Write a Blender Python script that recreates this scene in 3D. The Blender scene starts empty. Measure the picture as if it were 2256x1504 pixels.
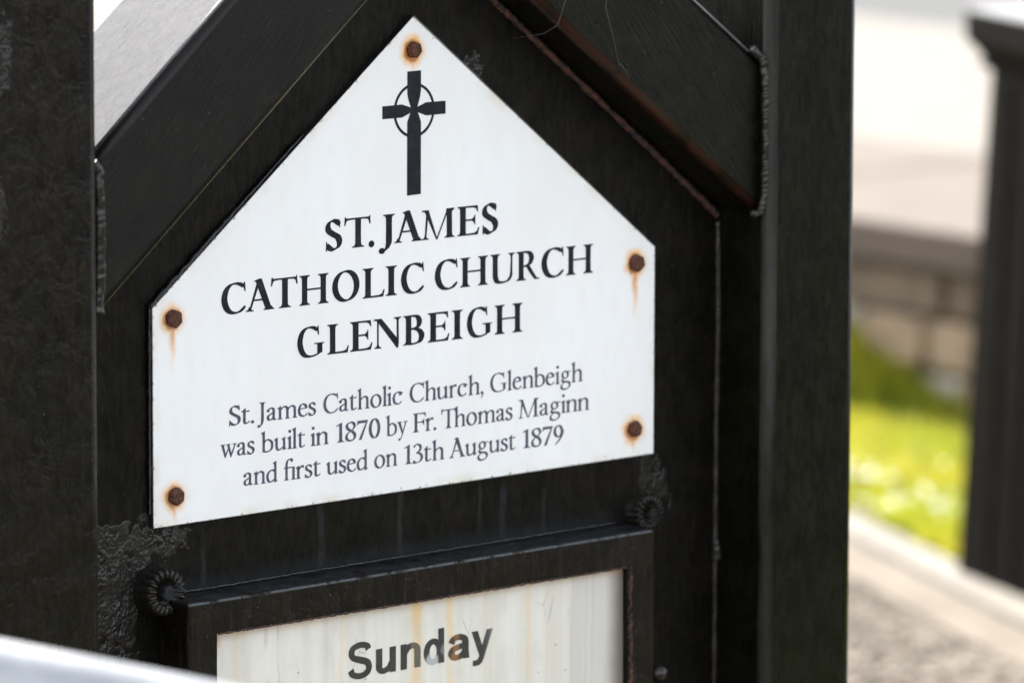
import bpy, bmesh, math, random
import numpy as np
from mathutils import Vector, Matrix, noise
random.seed(7)
scene = bpy.context.scene
col = scene.collection
R = math.radians
GZ = 0.68                     # height of the white plate's lower edge above the ground

# ---------------------------------------------------------------- camera
cam_d = bpy.data.cameras.new('camera')
cam = bpy.data.objects.new('camera', cam_d); col.objects.link(cam)
cam_d.sensor_width = 22.3; cam_d.sensor_fit = 'HORIZONTAL'; cam_d.lens = 138.45
cam_d.clip_start = 0.1; cam_d.clip_end = 400
rr = Vector((0.7384, -0.6743, 0.0031)); uu = Vector((0.0969, 0.1106, 0.9891)); ff = Vector((0.6673, 0.7301, -0.1471))
ff.normalize(); rr = (rr-ff*rr.dot(ff)).normalized(); uu = rr.cross(ff)
M = Matrix(((rr.x, uu.x, -ff.x), (rr.y, uu.y, -ff.y), (rr.z, uu.z, -ff.z))).to_4x4()
M.translation = Vector((-3.1096, -3.5118, 0.81+GZ))
cam.matrix_world = M
cam_d.dof.use_dof = True
cam_d.dof.focus_distance = ff.dot(Vector((-0.13, 0, 0.15+GZ))-M.translation)
cam_d.dof.aperture_fstop = 3.8
scene.camera = cam

# ---------------------------------------------------------------- sky, sun, exposure
SUN = Vector((0.34, 0.94, 0)).normalized()*math.cos(R(44)) + Vector((0, 0, math.sin(R(44))))
w = bpy.data.worlds.new('World'); scene.world = w; w.use_nodes = True
bg = w.node_tree.nodes['Background']
sky = w.node_tree.nodes.new('ShaderNodeTexSky'); sky.sky_type = 'NISHITA'; sky.sun_disc = False
sky.sun_elevation = R(44); sky.sun_rotation = math.atan2(SUN.x, SUN.y)
sky.air_density = 1.0; sky.dust_density = 1.5; sky.ozone_density = 1.0
hsv = w.node_tree.nodes.new('ShaderNodeHueSaturation'); hsv.inputs['Saturation'].default_value = 0.28   # sky colour muted so the white plate renders neutral
w.node_tree.links.new(sky.outputs[0], hsv.inputs['Color']); w.node_tree.links.new(hsv.outputs[0], bg.inputs[0]); bg.inputs[1].default_value = 0.15
sl = bpy.data.lights.new('sun', 'SUN'); sl.energy = 2.8; sl.angle = R(0.53); sl.color = (1.0, 0.95, 0.87)
sun = bpy.data.objects.new('sun', sl); col.objects.link(sun)
sun.rotation_euler = (-SUN).to_track_quat('-Z', 'Y').to_euler(); sun.location = (0, 6, 8)
scene.view_settings.view_transform = 'Standard'; scene.view_settings.look = 'None'
scene.view_settings.gamma = 1; scene.view_settings.exposure = 1.78
scene.view_settings.use_curve_mapping = False

# ---------------------------------------------------------------- object helpers
def tag(o, label=None, cat=None, group=None, kind=None):
    if label: o['label'] = label
    if cat: o['category'] = cat
    if group: o['group'] = group
    if kind: o['kind'] = kind
    return o
def root(name, loc, label, cat, rz=0, group=None):
    o = bpy.data.objects.new(name, None); col.objects.link(o)
    o.location = loc; o.rotation_euler = (0, 0, rz); o.empty_display_size = .1
    return tag(o, label, cat, group, 'thing')
def mesh_obj(name, verts, faces, mat, parent=None, smooth=False):
    me = bpy.data.meshes.new(name); me.from_pydata([tuple(v) for v in verts], [], faces); me.update()
    if mat: me.materials.append(mat)
    if smooth: me.polygons.foreach_set('use_smooth', [True]*len(me.polygons))
    o = bpy.data.objects.new(name, me); col.objects.link(o)
    if parent: o.parent = parent
    return o
def bm_obj(name, bm, mat, parent=None, smooth=False):
    bmesh.ops.recalc_face_normals(bm, faces=bm.faces[:])
    me = bpy.data.meshes.new(name); bm.to_mesh(me); bm.free()
    if mat: me.materials.append(mat)
    if smooth: me.polygons.foreach_set('use_smooth', [True]*len(me.polygons))
    o = bpy.data.objects.new(name, me); col.objects.link(o)
    if parent: o.parent = parent
    return o
def box_bm(x0, x1, y0, y1, z0, z1, r=0, seg=3, only=None, bm=None):
    bm = bm or bmesh.new()
    vs = [bm.verts.new((x, y, z)) for x in (x0, x1) for y in (y0, y1) for z in (z0, z1)]
    fs = [bm.faces.new([vs[i] for i in q]) for q in ((0, 1, 3, 2), (4, 6, 7, 5), (0, 4, 5, 1), (2, 3, 7, 6), (0, 2, 6, 4), (1, 5, 7, 3))]
    if r:
        es = {e for f in fs for e in f.edges}
        if only is not None:
            es = [e for e in es if abs((e.verts[0].co-e.verts[1].co)[only]) > 1e-6]
        bmesh.ops.bevel(bm, geom=list(es), offset=r, segments=seg, profile=.5, affect='EDGES')
    return bm
def prism_bm(pts, y0, y1, r=0, seg=4, which=None):
    """polygon in x,z pushed from y0 to y1; long front/back edges listed in 'which' are rounded"""
    bm = bmesh.new()
    a = [bm.verts.new((x, y0, z)) for x, z in pts]; b = [bm.verts.new((x, y1, z)) for x, z in pts]
    n = len(pts)
    bm.faces.new(a); bm.faces.new(b[::-1])
    for i in range(n): bm.faces.new((a[i], b[i], b[(i+1) % n], a[(i+1) % n]))
    if r:
        es = []
        for i in (which if which is not None else range(n)):
            j = (i+1) % n
            es += [bm.edges.get((a[i], a[j])), bm.edges.get((b[i], b[j]))]
        bmesh.ops.bevel(bm, geom=es, offset=r, segments=seg, profile=.5, affect='EDGES')
    return bm
def tube(name, pts, rad, mat, parent=None, seg=10, ripple=0, pitch=.004, seed=0, flat=1.0):
    """round bar along pts; radius may be wavy (weld beads)"""
    P = [Vector(p) for p in pts]
    L = []
    if ripple:
        Q = []
        for i in range(len(P)-1):
            k = max(2, int((P[i+1]-P[i]).length/(pitch/6)))
            Q += [P[i].lerp(P[i+1], t/k) for t in range(k)]
        P = Q+[P[-1]]
    vs = []; fs = []; dist = 0
    for i, p in enumerate(P):
        d = (P[min(i+1, len(P)-1)]-P[max(i-1, 0)]).normalized()
        if i: dist += (p-P[i-1]).length
        a = d.cross(Vector((0, 1, 0)))
        if a.length < .1: a = d.cross(Vector((1, 0, 0)))
        a.normalize(); b = d.cross(a).normalized()
        r = rad if not callable(rad) else rad(i/(len(P)-1))
        for k in range(seg):
            t = 2*math.pi*k/seg
            rk = r
            if ripple:
                ph = dist/pitch + .25*math.cos(t) + 2.4*noise.noise((dist*70, seed, 0))
                rk = r*(1+.30*noise.noise((dist*45, seed+7, 2))+ripple*(1+1.2*noise.noise((dist*60, 3, seed)))*(abs(math.sin(math.pi*ph))-.6)+ripple*1.2*noise.noise((dist*160, seed+math.cos(t), math.sin(t))))
            vs.append(p+a*rk*math.cos(t)+b*rk*math.sin(t)*flat)
    n = len(P)
    for i in range(n-1):
        for k in range(seg):
            fs.append((i*seg+k, i*seg+(k+1) % seg, (i+1)*seg+(k+1) % seg, (i+1)*seg+k))
    fs.append(tuple(range(seg))[::-1]); fs.append(tuple(range((n-1)*seg, n*seg)))
    return mesh_obj(name, vs, fs, mat, parent, True)
def lathe_front(name, prof, cx, cz, mat, parent, seg=48, flute=None):
    """profile of (radius, y) turned about the y axis through cx,cz; flute(r,y,angle) -> radius"""
    vs = []; fs = []
    for r, y in prof:
        for k in range(seg):
            t = 2*math.pi*k/seg
            q = flute(r, y, t) if flute else (r, y)
            vs.append((cx+q[0]*math.cos(t), q[1], cz+q[0]*math.sin(t)))
    for i in range(len(prof)-1):
        for k in range(seg):
            fs.append((i*seg+k, i*seg+(k+1) % seg, (i+1)*seg+(k+1) % seg, (i+1)*seg+k))
    return mesh_obj(name, vs, fs, mat, parent, True)

# ---------------------------------------------------------------- material helpers
class N:
    """tiny expression builder over shader nodes"""
    def __init__(s, name):
        s.m = bpy.data.materials.new(name); s.m.use_nodes = True
        s.t = s.m.node_tree; s.b = s.t.nodes['Principled BSDF']; s.tc = s.t.nodes.new('ShaderNodeTexCoord')
        s.obj = s.tc.outputs['Object']; s._xyz = None
    def new(s, k, **kw):
        n = s.t.nodes.new(k)
        for a, v in kw.items(): setattr(n, a, v)
        return n
    def put(s, sock, v):
        if isinstance(v, (int, float)): sock.default_value = v if not hasattr(sock.default_value, '__len__') else (v, v, v, 1)[:len(sock.default_value)]
        elif isinstance(v, tuple): sock.default_value = v if len(v) == len(sock.default_value) else v+(1,)
        else: s.t.links.new(v, sock)
    def f(s, op, a, b=0.0, c=0.0, clamp=False):
        n = s.new('ShaderNodeMath', operation=op, use_clamp=clamp)
        for i, v in enumerate((a, b, c)): s.put(n.inputs[i], v)
        return n.outputs[0]
    def mul(s, a, b): return s.f('MULTIPLY', a, b)
    def add(s, a, b): return s.f('ADD', a, b)
    def sub(s, a, b): return s.f('SUBTRACT', a, b)
    def sm(s, v, lo, hi, a=0.0, b=1.0):
        n = s.new('ShaderNodeMapRange', interpolation_type='SMOOTHSTEP')
        s.put(n.inputs[0], v); n.inputs[1].default_value = lo; n.inputs[2].default_value = hi
        n.inputs[3].default_value = a; n.inputs[4].default_value = b
        return n.outputs[0]
    def xyz(s):
        if not s._xyz: s._xyz = s.new('ShaderNodeSeparateXYZ'); s.t.links.new(s.obj, s._xyz.inputs[0])
        return s._xyz.outputs
    def vec(s, scale=(1, 1, 1), rot=(0, 0, 0), loc=(0, 0, 0)):
        n = s.new('ShaderNodeMapping'); s.t.links.new(s.obj, n.inputs[0])
        n.inputs['Scale'].default_value = scale; n.inputs['Rotation'].default_value = rot; n.inputs['Location'].default_value = loc
        return n.outputs[0]
    def streak(s, ang, stretch, loc=(0, 0, 0)):
        """coordinates turned by ang about y, then squeezed along their own z"""
        a = s.new('ShaderNodeMapping'); s.t.links.new(s.obj, a.inputs[0]); a.inputs['Rotation'].default_value = (0, ang, 0); a.inputs['Location'].default_value = loc
        b = s.new('ShaderNodeMapping'); s.t.links.new(a.outputs[0], b.inputs[0]); b.inputs['Scale'].default_value = (1, 1, stretch)
        return b.outputs[0]
    def noise(s, scale, v=None, detail=4, rough=.55, dist=0.0):
        n = s.new('ShaderNodeTexNoise'); s.t.links.new(v or s.obj, n.inputs['Vector'])
        n.inputs['Scale'].default_value = scale; n.inputs['Detail'].default_value = detail
        n.inputs['Roughness'].default_value = rough; n.inputs['Distortion'].default_value = dist
        return n.outputs[0]
    def vor(s, scale, v=None, feat='F1', rnd=1):
        n = s.new('ShaderNodeTexVoronoi', feature=feat); s.t.links.new(v or s.obj, n.inputs['Vector']); n.inputs['Scale'].default_value = scale
        n.inputs['Randomness'].default_value = rnd
        return n.outputs['Distance'], n.outputs['Color'] if feat == 'F1' else None
    def mix(s, f, a, b):
        n = s.new('ShaderNodeMix', data_type='RGBA'); s.put(n.inputs[0], f); s.put(n.inputs[6], a); s.put(n.inputs[7], b)
        return n.outputs[2]
    def bump(s, h, dist, strength=1.0, prev=None):
        n = s.new('ShaderNodeBump'); n.inputs['Distance'].default_value = dist; n.inputs['Strength'].default_value = strength
        s.t.links.new(h, n.inputs['Height'])
        if prev: s.t.links.new(prev, n.inputs['Normal'])
        return n.outputs[0]
    def out(s, **kw):
        for k, v in kw.items(): s.put(s.b.inputs[{'color': 'Base Color', 'rough': 'Roughness', 'metal': 'Metallic', 'normal': 'Normal', 'spec': 'Specular IOR Level', 'coat': 'Coat Weight'}[k]], v)
        return s.m
def plain(name, colr, rough=.6, metal=0.0, nscale=40, amt=.25, bump=.0):
    n = N(name); q = n.noise(nscale)
    c = n.mix(n.sm(q, .3, .7), tuple(x*(1-amt) for x in colr), tuple(x*(1+amt) for x in colr))
    kw = {}
    if bump: kw['normal'] = n.bump(n.noise(nscale*4), bump)
    return n.out(color=c, rough=rough, metal=metal, **kw)
def black_paint(name, ang=0.0, grain=1.0, lump=0.5, rust=0.0, dust=1.0, tint=(1, 1, 1), rough=(.16, .40), edge=None, spec=.15):
    """thick weathered black gloss paint on steel: brush grain along 'ang', lumps, dust specks, rust flecks"""
    n = N(name)
    sv = n.streak(ang, .05)
    g1 = n.noise(1500, sv, 3, .6); g2 = n.noise(420, sv, 3, .6)
    lm = n.noise(150, n.streak(ang, .30), 6, .66, .8); lm2 = n.noise(34, None, 5, .6, .6)
    base = n.mix(n.sm(lm2, .35, .7), tuple(a*b for a, b in zip((.0026, .0026, .0021), tint)), tuple(a*b for a, b in zip((.0060, .0052, .0040), tint)))
    base = n.mix(n.mul(n.sm(g2, .55, .75), .35), base, tuple(a*b for a, b in zip((.015, .0125, .0095), tint)))
    d, c = n.vor(260)
    sp = n.mul(n.sm(d, .10, .04), n.sm(n.noise(60), .52, .62))
    d2, c2 = n.vor(620, n.vec(loc=(3, 1, 2)))
    sp2 = n.mul(n.sm(d2, .14, .05), n.sm(n.noise(25, n.vec(loc=(5, 0, 1))), .5, .62))
    d3, c3 = n.vor(115, n.vec(loc=(7, 3, 5)))
    sp3 = n.mul(n.sm(n.add(d3, n.mul(n.sub(lm, .5), .12)), .085, .04), n.sm(n.noise(70, n.vec(loc=(2, 8, 1))), .47, .60))
    base = n.mix(n.mul(n.f('MAXIMUM', sp, sp2), .62*dust), base, (.16, .165, .16))
    base = n.mix(n.mul(sp3, .38*dust), base, (.13, .14, .145))
    if rust:
        rm = n.mul(n.sm(n.noise(210, None, 5, .7), .56, .70), n.sm(n.noise(22, n.vec(loc=(9, 2, 4))), .42, .62))
        base = n.mix(n.mul(rm, rust), base, (.085, .030, .013))
    if edge: base = edge(n, base)
    h = n.add(n.add(n.mul(g1, .30*grain), n.mul(g2, .55*grain)), n.mul(lm, 1.2*lump))
    nb = n.bump(h, .0008)
    nb = n.bump(lm2, .0014*lump, 1, nb)
    return n.out(color=base, rough=n.sm(lm, .3, .72, *rough), normal=nb, spec=spec)
# ---------------------------------------------------------------- lettering
# every letter is drawn from stems, serifs and pen strokes (units: 1000 per em)
def catmull(nodes, n=7):
    P = [np.array((p[0], p[1], p[2] if len(p) > 2 else 1.0), float) for p in nodes]
    closed = np.abs(P[0]-P[-1]).max() < 1e-6
    P = [P[-2]] + P + [P[1]] if closed else [2*P[0]-P[1]] + P + [2*P[-1]-P[-2]]
    out = []
    for i in range(1, len(P)-2):
        a, b, c, d = P[i-1], P[i], P[i+1], P[i+2]
        for k in range(n):
            t = k/n
            out.append(.5*((2*b)+(-a+c)*t+(2*a-5*b+4*c-d)*t*t+(-a+3*b-3*c+d)*t**3))
    out.append(P[-2])
    return np.array(out)
def arc(cx, cy, rx, ry, a0, a1, n=10, m=None):
    res = []
    for k in range(n+1):
        a = math.radians(a0+(a1-a0)*k/n)
        res.append((cx+rx*math.cos(a), cy+ry*math.sin(a)) + ((m[0]+(m[1]-m[0])*k/n,) if m else ()))
    return res
def pen(nodes, thick, hair, nib=14, n=7, cap=False):
    c = catmull(nodes, n)
    d = np.gradient(c[:, :2], axis=0)
    if np.abs(c[0]-c[-1]).max() < 1e-6: d[0] = d[-1] = c[1, :2]-c[-2, :2]
    d /= np.linalg.norm(d, axis=1)[:, None] + 1e-9
    ang = np.arctan2(d[:, 1], d[:, 0]) - math.radians(nib)
    w = np.sqrt(hair**2 + ((thick**2-hair**2)*np.sin(ang)**2/math.cos(math.radians(nib))**2)) * c[:, 2]
    nrm = np.stack([-d[:, 1], d[:, 0]], 1)
    L = c[:, :2]+nrm*w[:, None]/2; Rr = c[:, :2]-nrm*w[:, None]/2
    polys = [[tuple(L[i]), tuple(Rr[i]), tuple(Rr[i+1]), tuple(L[i+1])] for i in range(len(c)-1)]
    return polys
def disc(x, y, rx, ry=None, n=18):
    ry = ry or rx
    return [[(x+rx*math.cos(2*math.pi*k/n), y+ry*math.sin(2*math.pi*k/n)) for k in range(n)]]
def serif(xl, xr, y, up, sl, st, l=True, r=True):
    """bracketed slab at y; up=1 for a foot, -1 for a head serif"""
    br = sl*.95
    P = []
    P += [(xl, y+up*(st+br)), (xl-sl*.16, y+up*(st+br*.35)), (xl-sl*.5, y+up*st*1.05), (xl-sl, y+up*st*.8), (xl-sl, y)] if l else [(xl, y+up*(st+br)), (xl, y)]
    P += [(xr+sl, y), (xr+sl, y+up*st*.8), (xr+sl*.5, y+up*st*1.05), (xr+sl*.16, y+up*(st+br*.35)), (xr, y+up*(st+br))] if r else [(xr, y), (xr, y+up*(st+br))]
    return [P]
def stem(x, y0, y1, w, bl=1, brr=1, tl=1, tr=1, sl=58, st=30):
    """stem whose left edge is x, slightly waisted, with optional serifs"""
    m = (y0+y1)/2
    P = [[(x, y0), (x+w, y0), (x+w-2, m), (x+w, y1), (x, y1), (x+2, m)]]
    if bl or brr: P += serif(x, x+w, y0, 1, sl, st, bl, brr)
    if tl or tr: P += serif(x, x+w, y1, -1, sl, st, tl, tr)
    return P
def flag(x, y, w, f=52):
    """slanted head serif of a lower case stem (x = left edge)"""
    return [[(x+w, y), (x+w, y-60), (x, y-150), (x-f*.35, y-92), (x-f, y-78), (x-f, y-62), (x+w*.35, y-22)]]
def quad(x0, y0, x1, y1, w):
    return [[(x0, y0), (x0+w, y0), (x1+w, y1), (x1, y1)]]
def glyph(ch, S, h):
    """S = thickness of upright strokes, h = hairline"""
    H = 651; X = 438; s = S*.9; A = 715; st = h*.78
    if ch == 'I': return stem(60, 0, H, S, sl=62, st=st)
    if ch == 'H':
        return stem(62, 0, H, S, sl=62, st=st)+stem(535, 0, H, S, sl=62, st=st)+[[(62, 318), (580, 318), (580, 318+h), (62, 318+h)]]
    if ch == 'T':
        o = stem(268, 0, H-5, S, tl=0, tr=0, sl=72, st=st)
        o += [[(20, H), (620, H), (620, H-h), (20, H-h)]]
        o += [[(22, H-12), (30, H+34), (47, H+30), (60, H-4), (190, H-h), (95, H-h-6), (60, H-70), (32, H-160), (12, H-155)]]
        o += [[(618, H-12), (622, H+30), (606, H+34), (590, H-4), (450, H-h), (545, H-h-6), (580, H-70), (606, H-160), (628, H-155)]]
        return o
    if ch == 'L':
        o = stem(62, 0, H, S, brr=0, sl=62, st=st)
        o += [[(62+S*.9, 0), (500, 0), (532, 155), (512, 158), (468, 70), (400, h+8), (62+S*.9, h)]]
        return o
    if ch in 'EF':
        o = stem(62, 0, H, S, brr=(ch == 'F'), tr=0, sl=62, st=st)
        o += [[(100, H), (478, H), (488, H-140), (468, H-142), (440, H-70), (370, H-h-4), (100, H-h)]]
        o += [[(100, 318), (390, 318), (390, 318+h), (100, 318+h)]]
        o += [[(340, 320), (392, 270), (402, 225), (420, 225), (420, 442), (402, 442), (392, 400), (340, 318+h-2)]]
        if ch == 'E': o += [[(100, 0), (480, 0), (518, 158), (498, 162), (450, 70), (385, h+6), (100, h)]]
        return o
    if ch in 'CG':
        if ch == 'C':
            o = pen([(580, 572, .75), (490, 622), (372, 640), (372-(312-S/2)*.46, 604), (372-(312-S/2)*.83, 500), (60+S/2, 322), (372-(312-S/2)*.83, 146), (372-(312-S/2)*.46, 42), (385, 8), (495, 30, .95), (572, 84, .7), (624, 140, .4)], S*1.05, h, 10, 5)
        else:
            o = pen([(584, 574, .75), (492, 624), (374, 640), (372-(312-S/2)*.46, 604), (372-(312-S/2)*.83, 500), (60+S/2, 322), (372-(312-S/2)*.83, 146), (372-(312-S/2)*.46, 42), (385, 8), (510, 18, .95), (640, 56, .8)], S*1.05, h, 10, 5)
            o += [[(590, 30), (640, 48), (590+S, 78), (590+S, 260), (590+S+50, 268), (590+S+50, 290), (500, 290), (500, 272), (590, 258)]]
            return o + [[(534, 612), (584, 614), (604, 662), (622, 666), (636, 462), (616, 460), (594, 532), (562, 577)]]
        return o + [[(530, 610), (580, 612), (600, 660), (618, 664), (632, 458), (612, 456), (590, 530), (560, 575)]]
    if ch == 'O': return pen(arc(375, 324, 340-S/2, 318, 90, 450, 20), S*1.05, h, 12, 3)
    if ch == 'S':
        o = pen([(372, 530, .5), (335, 590, .95), (235, 632), (140, 606), (92, 520), (110, 425, 1.03), (215, 345, 1.08), (335, 270, 1.08), (378, 165, 1.03), (335, 55), (222, 12), (120, 52, .95), (70, 130, .5)], S*1.0, h, 24, 5)
        o += [[(300, 620), (348, 618), (364, 656), (380, 660), (396, 482), (378, 479), (352, 555)]]
        o += [[(42, 185), (60, 188), (84, 108), (140, 40), (95, 36), (66, 20), (54, -22), (36, -20)]]
        return o
    if ch == 'A':
        o = quad(505, 0, 288-S*.2, 640, S*1.12)
        o += [[(505+S*.1, 0), (505+S*1.12, 0), (318+S*.65, 690), (300+S*.3, 690), (225, 655), (232, 640), (290, 620)]]
        o += [[(95, 0), (95+h*1.1, 0), (318+h, 600), (300, 640)]]
        o += [[(175, 215), (520, 215), (505, 215+h), (190, 215+h)]]
        o += serif(95, 95+h*1.1, 0, 1, 72, st) + serif(505, 505+S*1.12, 0, 1, 52, st)
        return o
    if ch == 'M':
        o = [[(105, 0), (105+h, 0), (165+h, 600), (150, 620)]] + serif(105, 105+h, 0, 1, 62, st)
        o += [[(40, H), (40, H-st), (110, H-st-12), (400, -12), (430, -12), (205, H)]]
        o += [[(398, -12), (432, -12), (712, H-30), (690, H)]]
        o += quad(675, 0, 665, H, S) + serif(675, 675+S, 0, 1, 62, st) + [[(665, H), (665+S+62, H), (665+S+62, H-st), (665+S, H-st-50), (665+S, H-100), (650, H-60)]]
        return o
    if ch == 'N':
        o = [[(110, 0), (110+h, 0), (110+h, 600), (110, 620)]] + serif(110, 110+h, 0, 1, 66, st)
        o += [[(30, H), (30, H-st), (112, H-st-22), (590, -30), (620, -30), (635, 140), (215, H)]]
        o += [[(598, -10), (620, -20), (620+h*.5, 80), (620+h*.3, H), (588, H), (590, 60)]] + serif(590, 590+h, H, -1, 72, st)
        return o
    if ch == 'B':
        o = stem(62, 0, H, S, brr=0, tr=0, sl=62, st=st)
        o += pen([(100, H-h/2), (250, H-h/2), (350, H-50), (398, 500), (355, 390), (220, 345), (130, 342)], S*.95, h, 8, 6)
        o += pen([(130, 345), (280, 345), (400, 290), (455, 185), (405, 65), (270, h/2), (100, h/2)], S*1.02, h, 8, 6)
        return o
    if ch == 'R':
        o = stem(62, 0, H, S, tr=0, sl=62, st=st)
        o += pen([(100, H-h/2), (255, H-h/2), (365, H-55), (415, 495), (365, 375), (240, 318), (130, 315)], S*.98, h, 8, 6)
        o += [[(250, 320), (345, 345), (500, 120), (560, 40), (640, 22), (640, 0), (500, 0), (380, 140)]]
        return o
    if ch == 'U':
        o = stem(70, 200, H, S, 0, 0, sl=62, st=st)
        o += pen([(70+S/2, 230), (80+S/2, 120, 1), (205, 36, 1), (340, 12, 1), (480, 42, .9), (555, 130, .55), (574, 260, .38), (576, 400, .38)], S, h, 12, 6)
        o += quad(560, 150, 558, H, h*1.15) + serif(558, 558+h*1.15, H, -1, 66, st)
        return o
    if ch == 'J':
        o = stem(140, 60, H, S, 0, 0, sl=62, st=st)
        o += [[(140, 120), (140+S, 120), (140+S-6, 20), (140+S*.55, -80), (100, -165), (50, -180), (40, -160), (85, -140), (125, -70), (140, 20)]]
        o += disc(48, -140, S*.52, S*.5)
        return o
    if ch == '.': return disc(70, 40, S*.56)
    if ch == ',': return disc(72, 45, S*.55) + [[(115, 75), (130, 20), (112, -50), (55, -140), (38, -130), (75, -60), (78, 0)]]
    # ----- lower case
    def lstem(x, top, foot=True, f=52):
        o = [[(x, 0), (x+s, 0), (x+s, top-50), (x, top-90)]] + flag(x, top, s, f)
        return o + (serif(x, x+s, 0, 1, 42, st) if foot else [])
    def arch(x0, x1, y=X):
        # from stem whose right edge is x0 to stem whose left edge is x1
        return pen([(x0-8, y-120, .7), (x0+50, y-52, .8), (x1-50, y-22, 1), (x1+s*.35, y-75, 1.02), (x1+s/2, y-150, 1), (x1+s/2, 150, 1)], s, h*1.25, 22, 6) + [[(x1, 0), (x1+s, 0), (x1+s, 200), (x1, 200)]] + serif(x1, x1+s, 0, 1, 42, st)
    if ch == 'i': return lstem(62, X+10) + disc(62+s/2, 600, s*.62)
    if ch == 'l': return lstem(62, A)
    if ch == 'n': return lstem(62, X+10) + arch(62+s, 352)
    if ch == 'm': return lstem(62, X+10) + arch(62+s, 342) + arch(342+s, 622)
    if ch == 'h': return lstem(62, A) + arch(62+s, 352)
    if ch == 'r': return lstem(62, X+10) + pen([(62+s-8, X-125, .7), (62+s+50, X-45, .9), (62+s+115, X-22, 1.1), (62+s+150, X-40, 1.25)], s*.72, h*1.5, 45, 5) + disc(62+s+140, X-42, s*.42)
    if ch == 'u':
        o = flag(50, X+5, s, 46) + [[(50, 150), (50+s, 150), (50+s, X), (50, X-60)]]
        o += pen([(50+s/2, 200), (58+s/2, 90), (145, 30), (235, 30, .9), (345, 110, .7)], s, h*1.2, 22, 6)
        o += [[(340, 0), (340+s, 30), (340+s, X-40), (340, X-60)]] + flag(340, X+5, s, 46)
        o += [[(340+s, 130), (340+s, 62), (340+s+45, 46), (340+s+45, 32), (340, -14), (335, 60)]]
        return o
    if ch == 'o': return pen(arc(255, 217, 222-s/2, 212, 90, 450, 18), s*1.05, h, 16, 3)
    if ch == 'c': return pen([(372, 345, 1.9), (340, 395, 1.3), (245, 422), (140, 375), (82, 230), (120, 80), (230, 22), (330, 45, .9), (392, 105, .5)], s*1.08, h, 16, 6) + disc(358, 350, s*.5)
    if ch == 'e':
        return [[(80, 245), (392, 272), (388, 272+h), (80, 245+h)]] + pen([(352, 278, .9), (330, 370, 1), (232, 424), (130, 375), (78, 220), (120, 75), (240, 18), (335, 45, .9), (398, 108, .5)], s*1.05, h, 18, 6)
    if ch == 'a':
        o = pen([(78, 318, 1.5), (100, 375, 1.1), (190, 420, 1), (275, 390, 1), (292, 310), (292, 200), (292, 85), (325, 25, .9), (402, 45, .55)], s, h*1.1, 16, 6)
        o += disc(80, 330, s*.5)
        o += pen([(290, 270, .8), (190, 222, .9), (98, 170, 1), (78, 90, 1.05), (130, 28, 1), (215, 42, .9), (290, 110, .7)], s*.98, h, 5, 6)
        return o
    if ch == 's':
        o = pen([(284, 345, .5), (255, 395, .95), (180, 422), (108, 395), (85, 325), (130, 262, 1.05), (235, 205, 1.1), (282, 125, 1.03), (240, 35), (165, 14), (92, 42, .95), (54, 95, .5)], s*.98, h, 24, 5)
        return o + [[(225, 415), (262, 408), (276, 432), (290, 434), (302, 316), (288, 314), (268, 362)], [(34, 130), (49, 132), (70, 70), (115, 28), (70, 24), (50, 6), (36, 8)]]
    if ch == 't':
        o = [[(72, 100), (72+s, 100), (72+s, X+90), (72+s-12, X+95), (72, X+25), (20, X-12), (20, X-35), (72, X-35)]]
        o += [[(72, X-35), (285, X-35), (300, X+8), (72, X-h*.2)]]
        return o + pen([(72+s/2, 160), (76+s/2, 70), (150, 24), (220, 30, .9), (300, 78, .5)], s, h*1.2, 16, 6)
    if ch == 'b':
        o = [[(62, -10), (80, 30), (62+s, 40), (62+s, A-50), (62, A-90)]] + flag(62, A, s)
        return o + pen([(62+s-10, 330, .6), (200, 405, .85), (300, 405), (402, 330), (432, 220), (395, 80), (270, 14), (170, 14), (72, 60)], s*1.03, h*1.1, 12, 6)
    if ch == 'd':
        o = [[(352, 10), (352+s, 40), (352+s, A-50), (352, A-90)]] + flag(352, A, s)
        o += [[(352+s, 130), (352+s, 62), (352+s+50, 46), (352+s+50, 32), (352, -14), (345, 60)]]
        return o + pen([(360, 370, .8), (280, 420, .95), (180, 390), (92, 290), (82, 160), (130, 50), (220, 26), (300, 60, .9), (360, 110, .7)], s*1.03, h*1.1, 14, 6)
    if ch == 'g':
        o = pen(arc(205, 300, 150-s*.4, 124, 90, 450, 16), s*.9, h, 16, 3)
        o += pen([(285, 395, .8), (340, 400, .9), (425, 412, 1.35)], h, h, 0, 3)
        o += pen([(140, 190, .8), (90, 140, .9), (100, 85, 1.2), (200, 58, 1.15), (330, 40, 1.1), (400, -40, 1), (360, -150, 1), (210, -205), (85, -180), (45, -100), (80, -30, .9), (160, 30, .8)], s*.88, h, 30, 6)
        return o
    if ch == 'w':
        o = [[(20, X), (20, X-st), (50, X-st-16), (178, -14), (205, -14), (340, 320), (330, 350), (205, 120), (140, X-30), (190, X-st), (190, X)]]
        o += [[(240, X), (240, X-st), (272, X-st-16), (400, -14), (428, -14), (575, 330), (590, X-st-10), (632, X-st), (632, X), (490, X), (490, X-st), (545, X-st-10), (530, 330), (425, 130), (360, X-30), (400, X-st), (400, X)]]
        return o
    if ch == 'y':
        return [[(15, X), (15, X-st), (52, X-st-16), (215, 10), (180, -90), (120, -165), (135, -190), (215, -90), (375, 330), (400, X-st-10), (450, X-st), (450, X), (290, X), (290, X-st), (345, X-st-10), (335, 330), (245, 110), (152, X-30), (205, X-st), (205, X)]] + disc(98, -172, s*.5)
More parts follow.
